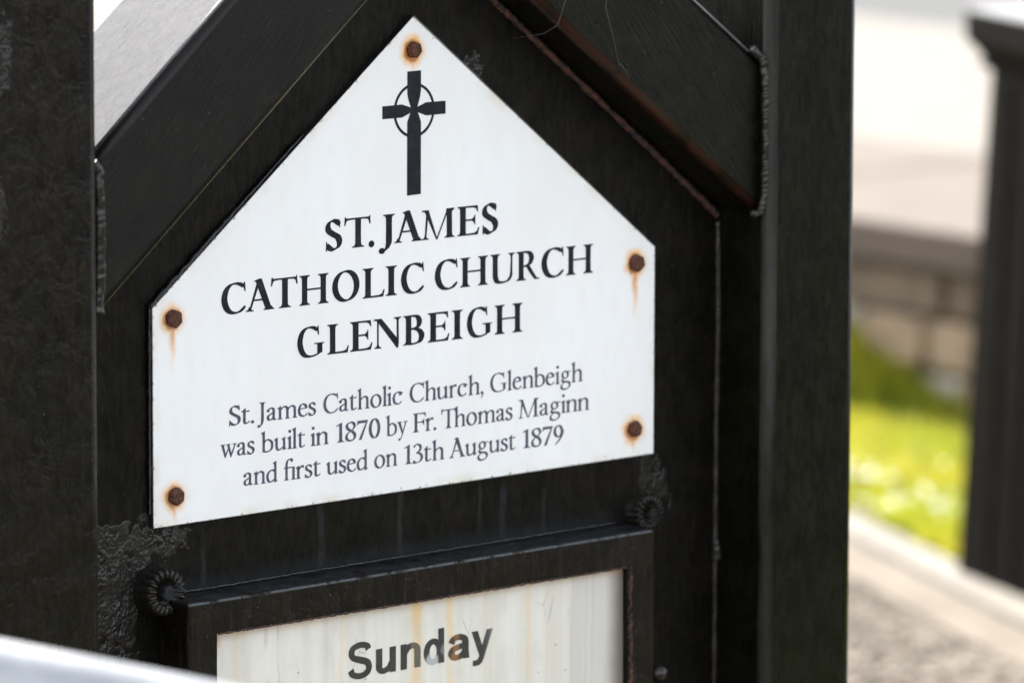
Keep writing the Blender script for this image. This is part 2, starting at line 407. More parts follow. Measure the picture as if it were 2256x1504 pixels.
    if ch in ('fi', 'f'):
        o = [[(82, 0), (82+s, 0), (82+s, 560), (82, 520)]] + serif(82, 82+s, 0, 1, 42, st)
        o += [[(22, X-h), (380, X-h), (400, X+5), (22, X+5)]]
        o += pen([(82+s/2, 500), (100+s/2, 610, .9), (200, 690, .9), (290, 702, 1.1), (340, 660, 1.5)], s, h*1.2, 14, 6) + disc(330, 648, s*.52)
        if ch == 'fi': o += [[(352, 0), (352+s, 0), (352+s, X+5), (352, X+5)]] + serif(352, 352+s, 0, 1, 42, st)
        return o
    # ----- figures
    if ch == '1': return [[(170, 0), (170+S, 0), (170+S, 660), (160+S, 664), (62, 570), (66, 545), (170, 575)]] + serif(170, 170+S, 0, 1, 78, st)
    if ch == '0': return pen(arc(232, 325, 200-S/2, 318, 90, 450, 20), S, h, 8, 3)
    if ch == '7': return [[(45, 500), (60, 651), (420, 651), (420, 630), (200, 10), (165, -12), (115, -5), (112, 25), (350, 560), (110, 560), (85, 545), (62, 495)]]
    if ch == '8':
        o = pen([(232, 634), (120, 590, 1.05), (92, 505), (150, 400, 1.05), (300, 300, 1.05), (372, 175), (330, 50), (222, 14), (110, 50, .95), (78, 160, .95), (130, 270, .9), (300, 390, .8), (360, 500, .9), (320, 600, .95), (232, 634)], S*.92, h, 24, 5)
        return o
    if ch == '3':
        return pen([(62, 545, .8), (110, 605, 1), (205, 634, 1), (300, 590), (325, 500), (270, 395), (155, 335, .9)], S*.95, h, 14, 6) + pen([(150, 338, .9), (280, 320, 1), (372, 200), (320, 60), (190, 12), (100, 15, 1.2), (55, 50, 1.5)], S*.98, h, 14, 6) + disc(66, 48, S*.42)
    if ch == '9':
        return pen(arc(220, 440, 180-S/2, 194, 90, 450, 18), S*.92, h, 14, 3) + [[(400, 440), (400, 400), (360, 250), (260, 90), (120, -30), (100, -8), (210, 110), (290, 240), (320, 400)]] + pen([(375, 470), (372, 400), (330, 260), (240, 120, .8), (110, -15, .4)], S*.9, h, 14, 5)
    raise KeyError(ch)
KERN = {'Fr': -30, 'r.': -35, 'Ja': 10, '.J': 60, 'St': -5}
ADV = {'w': -18, 'y': -14, 'T': -12}
def word_polys(word, S, h, gap=34):
    """list of glyph polygons laid out left to right in em units"""
    toks = []; i = 0
    while i < len(word):
        if word[i:i+2] == 'fi': toks.append('fi'); i += 2
        else: toks.append(word[i]); i += 1
    x = 0; out = []
    for k, t in enumerate(toks):
        g = glyph(t, S, h)
        xs = [p[0] for poly in g for p in poly]
        lo, hi = min(xs), max(xs)
        if k: x += gap + ADV.get(t, 0) + ADV.get(toks[k-1], 0) + KERN.get(toks[k-1]+t, 0)
        if toks[k-1:k+1] == ['T', 'h'] and k: x -= 95
        if k and toks[k-1] in 'nhmil1rAHMFfi' and t in 'nhmil1rub': x -= 26
        if k and toks[k-1] in 'oceasO0389bdg' and t in 'oceasO0389dgv': x -= 6
        out += [[(px-lo+x, py) for px, py in poly] for poly in g]
        x += hi-lo
    return out, x
def sans(ch, w=148):
    """heavy grotesque letters, stroke w"""
    X = 520; r = w/2
    P = lambda n, k=8: pen(n, w, w*.8, 0, k)
    if ch == 'S': return P([(545, 560, .98), (500, 640, 1), (330, 672, 1.05), (160, 625), (115, 520), (170, 425), (340, 365, 1.15), (510, 300, 1.1), (560, 190), (500, 80), (330, 38, 1.05), (150, 85), (95, 185)])
    if ch == 'u': return [[(60, 180), (60+w, 180), (60+w, X), (60, X)], [(385, 0), (385+w, 0), (385+w, X), (385, X)]] + P([(60+r, 240), (66+r, 110), (230, 52), (360, 95), (440, 200)])
    if ch == 'n': return [[(60, 0), (60+w, 0), (60+w, X), (60, X)], [(385, 0), (385+w, 0), (385+w, 330), (385, 330)]] + P([(145, 330), (230, 430), (350, 470), (445, 410), (385+r, 290)])
    if ch == 'd': return [[(400, 0), (400+w, 0), (400+w, 716), (400, 716)]] + P(arc(268, 258, 166, 212, 90, 450, 16), 3)
    if ch == 'a': return P([(102, 350, 1), (150, 430, 1), (265, 466, 1.05), (385, 430, 1), (420, 340), (420, 200), (426, 90), (440, 40)]) + [[(352, 90), (366, 0), (515, 0), (490, 80), (488, 200), (352, 200)]] + P([(410, 285, .9), (270, 258, 1), (150, 225), (105, 145), (160, 58), (265, 50), (360, 95), (415, 170)])
    if ch == 'y': return [[(15, X), (162, X), (272, 200), (290, 60), (205, -5)], [(525, X), (382, X), (200, 0), (180, -45), (150, -78), (100, -88), (50, -82), (42, -192), (110, -204), (200, -195), (265, -150), (305, -75)]]
def union_mesh(polys):
    """one clean flat triangle mesh out of overlapping polygons"""
    from mathutils.geometry import delaunay_2d_cdt, tessellate_polygon
    vs = []; fs = []
    for p in polys:
        vv = [Vector((float(x), float(y), 0)) for x, y in p]
        for t in tessellate_polygon([vv]):
            a, b, c = (vv[i] for i in t)
            ar = (b.x-a.x)*(c.y-a.y)-(c.x-a.x)*(b.y-a.y)
            if abs(ar) < 1e-2: continue
            k = len(vs); vs += [a.xy, b.xy, c.xy] if ar > 0 else [a.xy, c.xy, b.xy]; fs.append([k, k+1, k+2])
    v, e, f, _, _, src = delaunay_2d_cdt(vs, [], fs, 0, 1e-4)
    return [tuple(p) for p in v], [tuple(t) for t, q in zip(f, src) if q]
def clean(polys):
    out = []
    for p in polys:
        q = []
        for a in p:
            if not q or abs(a[0]-q[-1][0])+abs(a[1]-q[-1][1]) > 1e-6: q.append(a)
        if len(q) > 2: out.append(q)
    return out

# ---------------------------------------------------------------- materials
V3 = lambda *a: a
def red_edge(n, base):
    X, Y, Z = n.xyz()
    line = n.add(n.sub(Z, .4298), n.mul(X, .764))          # height over the beam's lower front arris
    m = n.mul(n.mul(n.sm(n.f('ABSOLUTE', n.sub(line, .003)), .008, .003), n.sm(Y, -.031, -.036)), n.sm(n.noise(26), .30, .55))
    base = n.mix(n.mul(m, .6), base, (.045, .014, .010))
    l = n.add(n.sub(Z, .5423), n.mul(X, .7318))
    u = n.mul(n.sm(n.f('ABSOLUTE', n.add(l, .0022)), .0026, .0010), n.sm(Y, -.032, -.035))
    return n.mix(n.mul(u, .9), base, (.32, .33, .34))  # pale line: sky reflection on the upper arris, painted into the colour

def beam_highlights(n, base):
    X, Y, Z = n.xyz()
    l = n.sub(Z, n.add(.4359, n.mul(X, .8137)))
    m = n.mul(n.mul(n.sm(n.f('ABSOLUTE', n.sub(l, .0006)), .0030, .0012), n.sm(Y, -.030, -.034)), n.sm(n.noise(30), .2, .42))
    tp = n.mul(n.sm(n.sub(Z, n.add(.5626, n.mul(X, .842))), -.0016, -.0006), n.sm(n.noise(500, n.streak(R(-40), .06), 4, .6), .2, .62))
    base = n.mix(n.mul(tp, .9), base, (.043, .044, .057))      # sun glare on the upper face, painted into the colour
    return n.mix(n.mul(m, .95), base, (.36, .37, .17))  # olive line: highlight and lens fringe of the lower arris, put into the colour
def dusty_top(n, base):
    X, Y, Z = n.xyz()
    q = n.noise(90, n.vec((1, 1, 1)), 5, .7)
    base = n.mix(n.mul(n.sm(Z, -.0530, -.0524), n.sm(q, .35, .65)), base, (.024, .027, .032))
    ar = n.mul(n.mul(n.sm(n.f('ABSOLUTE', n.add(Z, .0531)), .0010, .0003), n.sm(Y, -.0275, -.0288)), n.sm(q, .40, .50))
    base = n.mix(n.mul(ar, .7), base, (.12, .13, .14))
    run = n.mul(n.sm(n.noise(170, n.vec((1, 1, .12)), 4, .6), .52, .68), .5)
    return n.mix(run, base, (.022, .019, .014))
m_post_l = black_paint('black_paint_rough_post', 0, 1.3, 1.3, .5, 1.2, (1.35, 1.2, 1.0))
def corner_sheen(n, base):
    X, Y, Z = n.xyz()
    m = n.mul(n.mul(n.sm(X, .3305, .3245), n.sm(Y, -.0415, -.0445)), n.sm(n.noise(55, n.vec((1, 1, .2)), 4, .6), .3, .6))
    return n.mix(n.mul(m, .7), base, (.040, .036, .030))  # gloss reflection on the rounded corner, mixed into the base colour
m_post_r = black_paint('black_paint_right_post', 0, .8, .15, .1, .7, (1.1, 1.3, .8), edge=corner_sheen)
m_beam_l = black_paint('black_paint_left_beam', R(-39.5), .45, .06, .25, 1.3, (.9, .9, .9), (.30, .36), beam_highlights, .24)
m_beam_r = black_paint('black_paint_right_beam', R(37), .7, .2, .1, 1.5, (.95, 1.25, .75), (.24, .4), red_edge)
def board_runs(n, base):
    X, Y, Z = n.xyz()
    wx = n.add(X, n.mul(n.sub(n.noise(25), .5), .006))
    for x0, w_, z0, z1 in ((-.0870, .0042, -.045, -.008), (-.0080, .0030, -.048, .0), (.0950, .0045, -.048, -.012), (.0720, .0020, -.04, -.010), (.1380, .003, -.045, -.02), (-.2, .003, -.045, -.01)):
        m = n.mul(n.mul(n.sm(n.f('ABSOLUTE', n.sub(wx, x0)), w_, w_*.4), n.sm(Z, z0-.006, z0)), n.sm(Z, z1+.012, z1))
        base = n.mix(n.mul(n.mul(m, n.sm(n.noise(70, n.vec((1, 1, .5)), 5, .7), .3, .65)), .55), base, (.024, .027, .032))
    lo = n.mul(n.mul(n.sm(n.add(Z, n.mul(n.noise(60), .010)), -.030, -.046), n.sm(Z, -.06, -.052)), n.sm(X, .225, .19))
    return n.mix(n.mul(lo, .45), base, (.020, .024, .028))
m_board = black_paint('black_paint_board', 0, 1.0, .35, .12, .5, (1.1, 1.05, .95), edge=board_runs)
m_case = black_paint('black_paint_case', 0, .8, 1.0, .55, 1.8, (1.5, 1.3, 1.1), (.28, .5), dusty_top)
m_blister = black_paint('flaked_black_paint', 0, .3, 1.2, .35, .9, (1.15, 1.05, .95), (.12, .34), None, .42)
m_weld = black_paint('painted_weld', 0, .3, .6, .2, 1.0, (2.6, 2.4, 2.2), (.14, .34), None, .45)
n = N('rusty_weld')
m_rustweld = n.out(color=n.mix(n.sm(n.noise(150, None, 5, .7), .4, .62), (.012, .010, .010), (.085, .030, .017)), rough=.75, normal=n.bump(n.noise(600), .0008))
m_sealant = plain('black_sealant', (.008, .008, .010), .25, 0, 200, .3, .0006)
n = N('rusty_bolt_steel')
q = n.noise(420, None, 5, .7)
m_bolt = n.out(color=n.mix(n.sm(q, .38, .62), (.030, .012, .008), (.135, .048, .024)), rough=.85, normal=n.bump(n.noise(700, None, 4, .7), .0009))
m_web = plain('cobweb_thread', (.14, .135, .13), .6)

BOLTS = [(-.0008, .3307, 1.0, .021), (-.2316, .1517, .75, .048), (.2281, .1511, .85, .056), (-.2303, .0219, .78, .026), (.2273, .0219, .8, .024)]
n = N('white_sign_paint')
X, Y, Z = n.xyz()
wob = n.mul(n.sub(n.noise(90, None, 3), .5), .006)
halo = core = None
for bx, bz, st, L in BOLTS:
    dx = n.add(n.sub(X, bx), wob); dz = n.add(n.sub(Z, bz), .0008)
    dd = n.f('SQRT', n.add(n.mul(dx, dx), n.mul(dz, dz)))
    below = n.sm(dz, .002, -.004)
    run = n.mul(n.mul(n.sm(n.f('ABSOLUTE', n.mul(dx, n.sm(dz, -L, 0, 2.0, .85))), .0062, .0), n.sm(dz, -L, -.004)), below)
    h = n.f('MAXIMUM', n.sm(n.add(dd, n.mul(n.sub(n.noise(110), .5), .008)), .0150, .0068), n.mul(run, .95))
    c = n.f('MAXIMUM', n.sm(n.add(dd, n.mul(n.sub(n.noise(160), .5), .005)), .0098, .0068), n.mul(n.mul(n.sm(n.f('ABSOLUTE', dx), .0035, 0), n.sm(dz, -L*.62, -.006)), n.mul(below, .8)))
    h = n.mul(h, st); c = n.mul(c, st)
    halo = h if halo is None else n.f('MAXIMUM', halo, h); core = c if core is None else n.f('MAXIMUM', core, c)
e = n.f('MINIMUM', n.f('MINIMUM', n.add(X, .2504), n.sub(.2492, X)), Z)
e = n.f('MINIMUM', e, n.mul(n.sub(n.add(n.mul(X, .7785), .3558), Z), .789))
e = n.f('MINIMUM', e, n.mul(n.sub(n.add(n.mul(X, -.7785), .3558), Z), .789))
chip = n.sm(n.sub(e, n.mul(n.sm(n.noise(230, None, 6, .8), .54, .80), .0095)), .0010, .0002)
speck = n.mul(n.sm(n.vor(330)[0], .10, .05), n.sm(n.noise(18, None, 2), .55, .68))
grime = n.mul(n.sm(e, .010, .0), n.sm(n.noise(30, None, 4), .42, .7))
base = n.mix(n.mul(n.sm(n.noise(11, n.vec((1, 1, .5)), 6, .62), .36, .62), n.sm(n.noise(90, n.vec((1, 1, .35)), 4), .2, .55)), (.815, .816, .800), (.855, .860, .852))
base = n.mix(n.mul(grime, .42), base, (.62, .50, .30))
base = n.mix(n.mul(speck, .30), base, (.35, .22, .20))
base = n.mix(n.mul(halo, .95), base, (.88, .47, .12))
base = n.mix(n.mul(core, .85), base, (.42, .13, .03))
base = n.mix(n.mul(chip, .9), base, (.035, .033, .03))
m_white = n.out(color=base, rough=n.sm(n.noise(60), .3, .7, .30, .42), normal=n.bump(n.noise(220), .00012), spec=.45)
m_white_side = plain('sign_edge_black', (.010, .011, .014), .35, 0, 200, .3, .0004)

def ink(name, c0, c1, fleck=.4):
    n = N(name)
    f1 = n.sm(n.noise(140, None, 5, .65), .42, .75)
    d, _ = n.vor(420)
    fl = n.mul(n.sm(d, .16, .05), n.sm(n.noise(50), .5, .65))
    return n.out(color=n.mix(n.mul(fl, fleck), n.mix(f1, c0, c1), (.30, .33, .36)), rough=.38, spec=.22)
m_ink = ink('dark_title_vinyl', (.006, .007, .014), (.020, .024, .036))
m_ink_small = ink('faded_violet_grey_vinyl', (.072, .070, .105), (.14, .14, .18), .2)
m_cross = ink('black_cross_vinyl', (.007, .008, .014), (.018, .020, .028), .35)

# lower white panel, stained by water running down from the frame
n = N('stained_white_panel')
X, Y, Z = n.xyz()
wx = n.add(X, n.mul(n.sub(n.noise(22, n.vec((.6, 1, 1))), .5), .010))
def run(x0, w_): return n.sm(n.f('ABSOLUTE', n.sub(wx, x0)), w_, w_*.15)
sv = n.vec((1, 1, .03))
base = n.mix(n.sm(n.noise(45, sv, 4, .6), .35, .7), (.755, .74, .665), (.64, .615, .535))
base = n.mix(n.mul(n.sm(n.noise(130, sv, 5, .7), .60, .72), .16), base, (.44, .44, .40))
for x0, w_, s_ in ((-.0165, .0085, .62), (.0175, .0060, .42), (.098, .0045, .25), (.052, .004, .12), (-.090, .006, .15), (-.190, .004, .12)):
    base = n.mix(n.mul(run(x0, w_), n.mul(n.sm(n.noise(28, n.vec((1, 1, .5), loc=(x0*70, 3, 0))), .22, .6), s_*1.15)), base, (.78, .50, .17))
for x0, w_, s_ in ((-.163, .0035, .45), (-.152, .0018, .35), (-.205, .002, .2), (.070, .010, .16), (.165, .002, .3), (.158, .001, .4)):
    base = n.mix(n.mul(run(x0, w_), n.mul(n.sm(n.noise(35, n.vec((1, 1, .6), loc=(x0*50, 0, 0))), .35, .6), s_)), base, (.30, .28, .26))
base = n.mix(n.mul(n.sm(n.noise(28, n.vec((1, 1, .6)), 6, .7), .48, .66), .28), base, (.52, .49, .42))
base = n.mix(n.mul(n.sm(wx, .1405, .1425), .55), base, (.50, .47, .45))
base = n.mix(n.mul(n.sm(wx, .176, .194), .8), base, (.16, .125, .09))
top = n.sub(Z, n.mul(n.noise(80), .006))
base = n.mix(n.mul(n.sm(top, -.0905, -.079), .6), base, (.50, .30, .12))
scr = n.mul(n.sm(n.vor(42, n.vec((1, 1, .35)), 'DISTANCE_TO_EDGE')[0], .012, .004), n.sm(n.noise(17, n.vec(loc=(4, 4, 4))), .58, .66))
base = n.mix(n.mul(scr, .5), base, (.20, .19, .17))
sp = n.mul(n.sm(n.vor(110)[0], .13, .07), n.sm(n.noise(23), .56, .62))
base = n.mix(n.mul(sp, .6), base, (.15, .12, .10))
cor = n.mul(n.sm(X, -.203, -.213), n.sm(Z, -.100, -.082))
base = n.mix(n.mul(cor, n.sm(n.noise(120), .35, .5)), base, (.60, .20, .04))
m_panel = n.out(color=base, rough=.45, normal=n.bump(n.noise(160), .0002))

n = N('peeling_black_vinyl')
X, Y, Z = n.xyz()
q = n.noise(70, None, 5, .65)
base = n.mix(n.sm(q, .4, .7), (.022, .022, .020), (.045, .043, .038))
a = n.mul(n.sm(n.f('ABSOLUTE', n.add(X, .0160)), .0065, .0050), 1.0)
base = n.mix(n.mul(a, .85), base, (.130, .120, .090))                     # sun-faded right leg of the n
dx = n.sub(X, -.0005); dz = n.add(Z, .1265)
dd = n.f('SQRT', n.add(n.mul(dx, dx), n.mul(dz, dz)))
base = n.mix(n.sm(n.add(dd, n.mul(n.sub(q, .5), .006)), .0078, .0050), base, (.42, .44, .42))   # scraped foot of the d
dx = n.sub(X, .0125); dz = n.add(Z, .1195)
dd = n.f('SQRT', n.add(n.mul(dx, dx), n.mul(dz, dz)))
base = n.mix(n.mul(n.sm(dd, .0055, .0030), .7), base, (.22, .23, .22))
base = n.mix(n.mul(n.sm(n.f('ABSOLUTE', n.sub(X, .0225)), .007, .002), n.sm(n.noise(160), .42, .6)), base, (.24, .105, .035))
base = n.mix(n.mul(n.sm(X, .050, .0665), .8), base, (.24, .235, .22))
m_sunday = n.out(color=base, rough=.5)

# ---------------------------------------------------------------- ground and setting
n = N('gravel_path')
d, c = n.vor(85)
base = n.mix(n.sm(n.noise(300), .3, .7), (.165, .125, .09), (.28, .225, .17))
sepc = n.new('ShaderNodeSeparateColor'); n.t.links.new(c, sepc.inputs[0])
base = n.mix(n.mul(sepc.outputs[0], .55), base, (.085, .07, .055))
m_gravel = n.out(color=base, rough=.8, normal=n.bump(n.f('SUBTRACT', 1.0, d), .012))
n = N('asphalt')
m_asphalt = n.out(color=n.mix(n.sm(n.noise(160), .35, .65), (.045, .045, .047), (.085, .083, .082)), rough=.85, normal=n.bump(n.noise(300), .003))
n = N('far_road_asphalt')
m_farroad = n.out(color=n.mix(n.sm(n.noise(30), .35, .65), (.055, .056, .057), (.07, .07, .07)), rough=.9)
n = N('lawn_soil')
m_lawn = n.out(color=n.mix(n.sm(n.noise(18), .35, .65), (.06, .085, .012), (.10, .11, .02)), rough=1.0, normal=n.bump(n.noise(60), .01))
m_pave = plain('pale_concrete_paving', (.185, .163, .135), .85, 0, 6, .08, .002)
m_coping = plain('weathered_concrete_coping', (.120, .092, .071), .85, 0, 12, .12, .002)
m_kerb = plain('pale_concrete_kerb', (.26, .235, .20), .85, 0, 30, .12, .002)
m_haunch = plain('cream_concrete_haunch', (.195, .16, .12), .9, 0, 9, .2, .003)
m_mortar = plain('wall_mortar', (.13, .11, .085), .95, 0, 60, .3, .006)
STONE = [plain('stone_'+k, c_, .9, 0, 25, .3, .006) for k, c_ in (('golden', (.31, .22, .105)), ('tan', (.34, .245, .165)), ('grey', (.22, .18, .14)), ('pale', (.42, .37, .30)), ('brown', (.16, .12, .085)))]

def sheet(name, pts, z, mat, z0=None):
    if z0 is None:
        return tag(mesh_obj(name, [(x, y, z) for x, y in pts], [tuple(range(len(pts)))], mat), kind='structure')
    bm = bmesh.new(); a = [bm.verts.new((x, y, z0)) for x, y in pts]; b = [bm.verts.new((x, y, z)) for x, y in pts]
    bm.faces.new(a[::-1]); bm.faces.new(b)
    for i in range(len(pts)): bm.faces.new((a[i], a[(i+1) % len(pts)], b[(i+1) % len(pts)], b[i]))
    return tag(bm_obj(name, bm, mat), kind='structure')
sheet('ground', [(-150, -150), (150, -150), (150, 150), (-150, 150)], -.012, m_gravel)
sheet('near_road', [(-60, -60), (60, -60), (60, -1.15), (-60, -1.15)], -.004, m_asphalt)
sheet('gravel_path', [(-12, -1.05), (9, -1.05), (9, 12), (-12, 12)], 0.0, m_gravel)

D1 = Vector((.435, .900)).normalized(); N1 = Vector((.900, -.435)).normalized(); K0 = Vector((2.889, 2.3675))
W0 = Vector((3.455, 2.80)); WV = Vector((.06, .998)).normalized(); WN = Vector((.998, -.06)).normalized()
def kp(t, o): p = K0+D1*t+N1*o; return (p.x, p.y)
def wp(t, o): p = W0+WV*t+WN*o; return (p.x, p.y)
# lawn: a wedge between kerb and wall, rising to a small bank against the wall
def lawn_z(x, y):
    p = Vector((x, y)); o = (p-W0).dot(WN); t = (p-W0).dot(WV)
    s = min(max((o+.07)/.055, 0), 1); q = min(max((t+.20)/.42, 0), 1)
    return .012+.115*s*s*(3-2*s)*q*q*(3-2*q)
vs = []; fs = []; NI, NJ = 90, 36
for i in range(NI+1):
    t = -4.2+5.0*i/NI
    a = Vector(kp(t, 0.0))
    o = (a-W0).dot(WN); b = a-WN*o
    for j in range(NJ+1):
        p = a.lerp(b, j/NJ) if o < 0 else a
        vs.append((p.x, p.y, lawn_z(p.x, p.y)+.006*noise.noise((p.x*9, p.y*9, 0))))
for i in range(NI):
    for j in range(NJ):
        k = i*(NJ+1)+j; fs.append((k, k+NJ+1, k+NJ+2, k+1))
tag(mesh_obj('lawn', vs, fs, m_lawn, None, True), kind='structure')
# terrace behind the low wall
sheet('terrace_ground', [wp(-6, .12), wp(-6, 3.6), wp(9, 3.6), wp(9, .12)], .245, m_mortar, -.01)
sheet('pavement', [wp(-6, .685), wp(-6, 2.06), wp(9, 2.06), wp(9, .685)], .302, m_pave, .246)
sheet('far_road', [wp(-40, 2.07), wp(-40, 40), wp(40, 40), wp(40, 2.07)], .290, m_farroad, .20)

wall = root('low_stone_wall', (W0.x, W0.y, 0), 'low wall of golden and grey rough stones under wide concrete coping slabs, behind the lawn', 'wall', math.atan2(WV.y, WV.x))
# local x runs along the wall, local y = towards the sign (-WN is +y after the turn)
rz = math.atan2(WV.y, WV.x); sgn = 1 if Vector((-math.sin(rz), math.cos(rz))).dot(WN) < 0 else -1
def wy(o): return -o*sgn   # distance behind the wall face -> local y
y0, y1 = sorted((wy(.035), wy(.12)))
bm_obj('mortar_core', box_bm(-5, 9.2, y0, y1, 0, .249), m_mortar, wall)
rnd = random.Random(5)
z = .0
for course, hh in enumerate((.098, .082, .068)):
    x = -5+rnd.random()*.1
    while x < 9:
        L = rnd.uniform(.10, .26) if -1 < x < 1.4 else rnd.uniform(.28, .48)
        L *= 1.0
        f0 = rnd.uniform(-.012, .012)
        ya, yb = sorted((wy(f0), wy(.07)))
        bm = box_bm(x+.006, x+L-.006, ya, yb, z+.004, z+hh-.004)
        for v in bm.verts: v.co += Vector((rnd.uniform(-.016, .016), rnd.uniform(-.008, .008), rnd.uniform(-.010, .004)))
        bmesh.ops.bevel(bm, geom=bm.edges[:], offset=.006, segments=1, affect='EDGES')
        bm_obj('stone', bm, rnd.choices(STONE, (4, 4, 1, 2, 2))[0], wall)
        x += L
    z += hh
ya, yb = sorted((wy(-.022), wy(.68)))
x = -5
for k in range(15):
    bm_obj('coping_slab', box_bm(x+.004, x+.912, ya, yb, .251, .31, .006, 2), m_coping, wall); x += .92

kerb = root('path_kerb', (K0.x, K0.y, 0), 'pale concrete kerb edging the grass beside the gravel path', 'kerb', math.atan2(D1.y, D1.x))
x = -4.5
for k in range(6):
    bm_obj('kerb_block', box_bm(x+.003, x+.897, 0.002, .062, -.05, .018, .006, 2), m_kerb, kerb); x += .9
bm_obj('concrete_haunch', box_bm(-4.5, .9, .064, .150, -.05, .008, .004, 1), m_haunch, kerb)

# black pillar by the kerb
PC = Vector((2.744, 2.029))-D1*.235+N1*.129
pil = root('black_pillar', (PC.x, PC.y, 0), 'short square black pillar with a moulded cap standing on the grass by the pale kerb', 'pillar', math.atan2(D1.y, D1.x)+R(5))
def sq_loft(prof, name, mat, par, r=.012):
    vs = []; fs = []
    for hw, z in prof:
        for sx, sy in ((1, 1), (-1, 1), (-1, -1), (1, -1)):
            for k in range(4):
                a = math.atan2(sy, sx)-math.pi/4+math.pi/2*k/3
                vs.append((sx*(hw-r)+r*math.cos(a), sy*(hw-r)+r*math.sin(a), z))
    for i in range(len(prof)-1):
        for k in range(16): fs.append((i*16+k, i*16+(k+1) % 16, (i+1)*16+(k+1) % 16, (i+1)*16+k))
    fs.append(tuple(range(16))[::-1]); fs.append(tuple(range((len(prof)-1)*16, len(prof)*16)))
    return mesh_obj(name, vs, fs, mat, par)
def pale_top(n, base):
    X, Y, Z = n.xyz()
    return n.mix(n.mul(n.sm(Z, .7305, .7330), .9), base, (.30, .30, .30))  # glare on the cap's top, painted as a pale colour
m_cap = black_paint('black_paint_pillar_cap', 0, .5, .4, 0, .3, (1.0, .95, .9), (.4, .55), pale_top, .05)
m_pillar = black_paint('black_paint_pillar', 0, .5, .4, 0, .3, (1.5, 1.4, 1.3), (.45, .6), None, .03)
sq_loft([(.163, -.05), (.162, .05), (.137, .655)], 'shaft', m_pillar, pil)
sq_loft([(.137, .656), (.147, .662), (.149, .668), (.145, .672), (.149, .678), (.153, .684), (.158, .690)], 'cap_moulding', m_pillar, pil)
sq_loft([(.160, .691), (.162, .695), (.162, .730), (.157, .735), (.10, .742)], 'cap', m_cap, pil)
for s in (-1, 1):
    for k in range(3):      # raised fillets down each face
        for ax in (0, 1):
            o = (k-1)*.075
            lo, hi = .1625, .1375
            p = [(o-.008, s*(lo+.003)), (o+.008, s*(lo+.003)), (o-.008, s*(lo-.008)), (o+.008, s*(lo-.008))]
            q2 = [(o-.008, s*(hi+.003)), (o+.008, s*(hi+.003)), (o-.008, s*(hi-.008)), (o+.008, s*(hi-.008))]
            P = [((b, a, .03) if ax else (a, b, .03)) for a, b in p]+[((b, a, .645) if ax else (a, b, .645)) for a, b in q2]
            mesh_obj('fillet', P, [(0, 1, 3, 2), (4, 6, 7, 5), (0, 4, 5, 1), (2, 3, 7, 6), (0, 2, 6, 4), (1, 5, 7, 3)], m_pillar, pil)

# grass, daisies, loose stones
n = N('grass_blades')
ob = n.noise(3.5)
cb = n.mix(n.sm(ob, .35, .65), (.13, .19, .020), (.24, .25, .028))
n.put(n.b.inputs['Base Color'], cb); n.put(n.b.inputs['Roughness'], .45)
tr = n.new('ShaderNodeBsdfTranslucent'); n.put(tr.inputs[0], n.mix(n.sm(ob, .35, .65), (.50, .55, .04), (.72, .66, .06)))
mx = n.new('ShaderNodeMixShader'); mx.inputs[0].default_value = .5
n.t.links.new(n.b.outputs[0], mx.inputs[1]); n.t.links.new(tr.outputs[0], mx.inputs[2])
n.t.links.new(mx.outputs[0], n.t.nodes['Material Output'].inputs[0]); m_grass = n.m
rng = np.random.default_rng(3)
vs = []; fs = []
def in_lawn(t, u):
    a = Vector(kp(t, 0.0)); o = (a-W0).dot(WN)
    if o > -.02: return None
    return a+WN*(-o)*u
cnt = 0
for _ in range(52000):
    t = rng.uniform(-1.0, .75) if _ < 38000 else rng.uniform(-4.2, -1.0)
    p = in_lawn(t, rng.random()**(.9))
    if p is None or (abs((p-PC).dot(D1)) < .21 and (p-PC).dot(N1) < .19): continue
    x, y = p.x, p.y; zz = lawn_z(x, y); hgt = rng.uniform(.018, .05); a = rng.uniform(0, 6.283); wd = rng.uniform(.0016, .003)
    le = rng.uniform(.3, 1.1)*hgt; b = rng.uniform(0, 6.283)
    cx, cy = math.cos(a)*wd, math.sin(a)*wd; lx, ly = math.cos(b)*le, math.sin(b)*le
    k = len(vs)
    vs += [(x-cx, y-cy, zz), (x+cx, y+cy, zz), (x+cx*.7+lx*.4, y+cy*.7+ly*.4, zz+hgt*.6), (x-cx*.7+lx*.4, y-cy*.7+ly*.4, zz+hgt*.6), (x+lx, y+ly, zz+hgt)]
    fs += [(k, k+1, k+2, k+3), (k+3, k+2, k+4)]
tag(mesh_obj('grass', vs, fs, m_grass), 'bright sunlit green grass growing between kerb and stone wall', 'grass', kind='stuff')
m_daisy = plain('daisy_petals', (.82, .82, .78), .5, 0, 60, .05)
vs = []; fs = []
for cx, cy, num, sp in ((2.93, 2.46, 16, .045), (2.80, 2.22, 18, .04), (3.05, 2.62, 5, .05), (2.95, 2.30, 8, .09), (2.88, 2.36, 9, .05), (2.5, 1.2, 12, .3), (3.1, 1.8, 12, .3)):
    for _ in range(num):
        x = cx+rng.normal()*sp; y = cy+rng.normal()*sp
        if (Vector((x, y))-K0).dot(N1) < .03: x += .05
        zz = lawn_z(x, y)+rng.uniform(.035, .05); r = rng.uniform(.004, .0075); tx, ty = rng.normal()*.25, rng.normal()*.25
        k = len(vs); vs.append((x, y, zz+.002))
        for j in range(12):
            q = r*(1 if j % 2 else .72); a = math.pi*j/6
            vs.append((x+q*math.cos(a), y+q*math.sin(a), zz+tx*q*math.cos(a)+ty*q*math.sin(a)))
        fs += [(k, k+1+j, k+1+(j+1) % 12) for j in range(12)]
tag(mesh_obj('daisies', vs, fs, m_daisy), 'tiny white daisies scattered in the sunlit grass', 'flowers', kind='stuff')
n = N('loose_gravel')
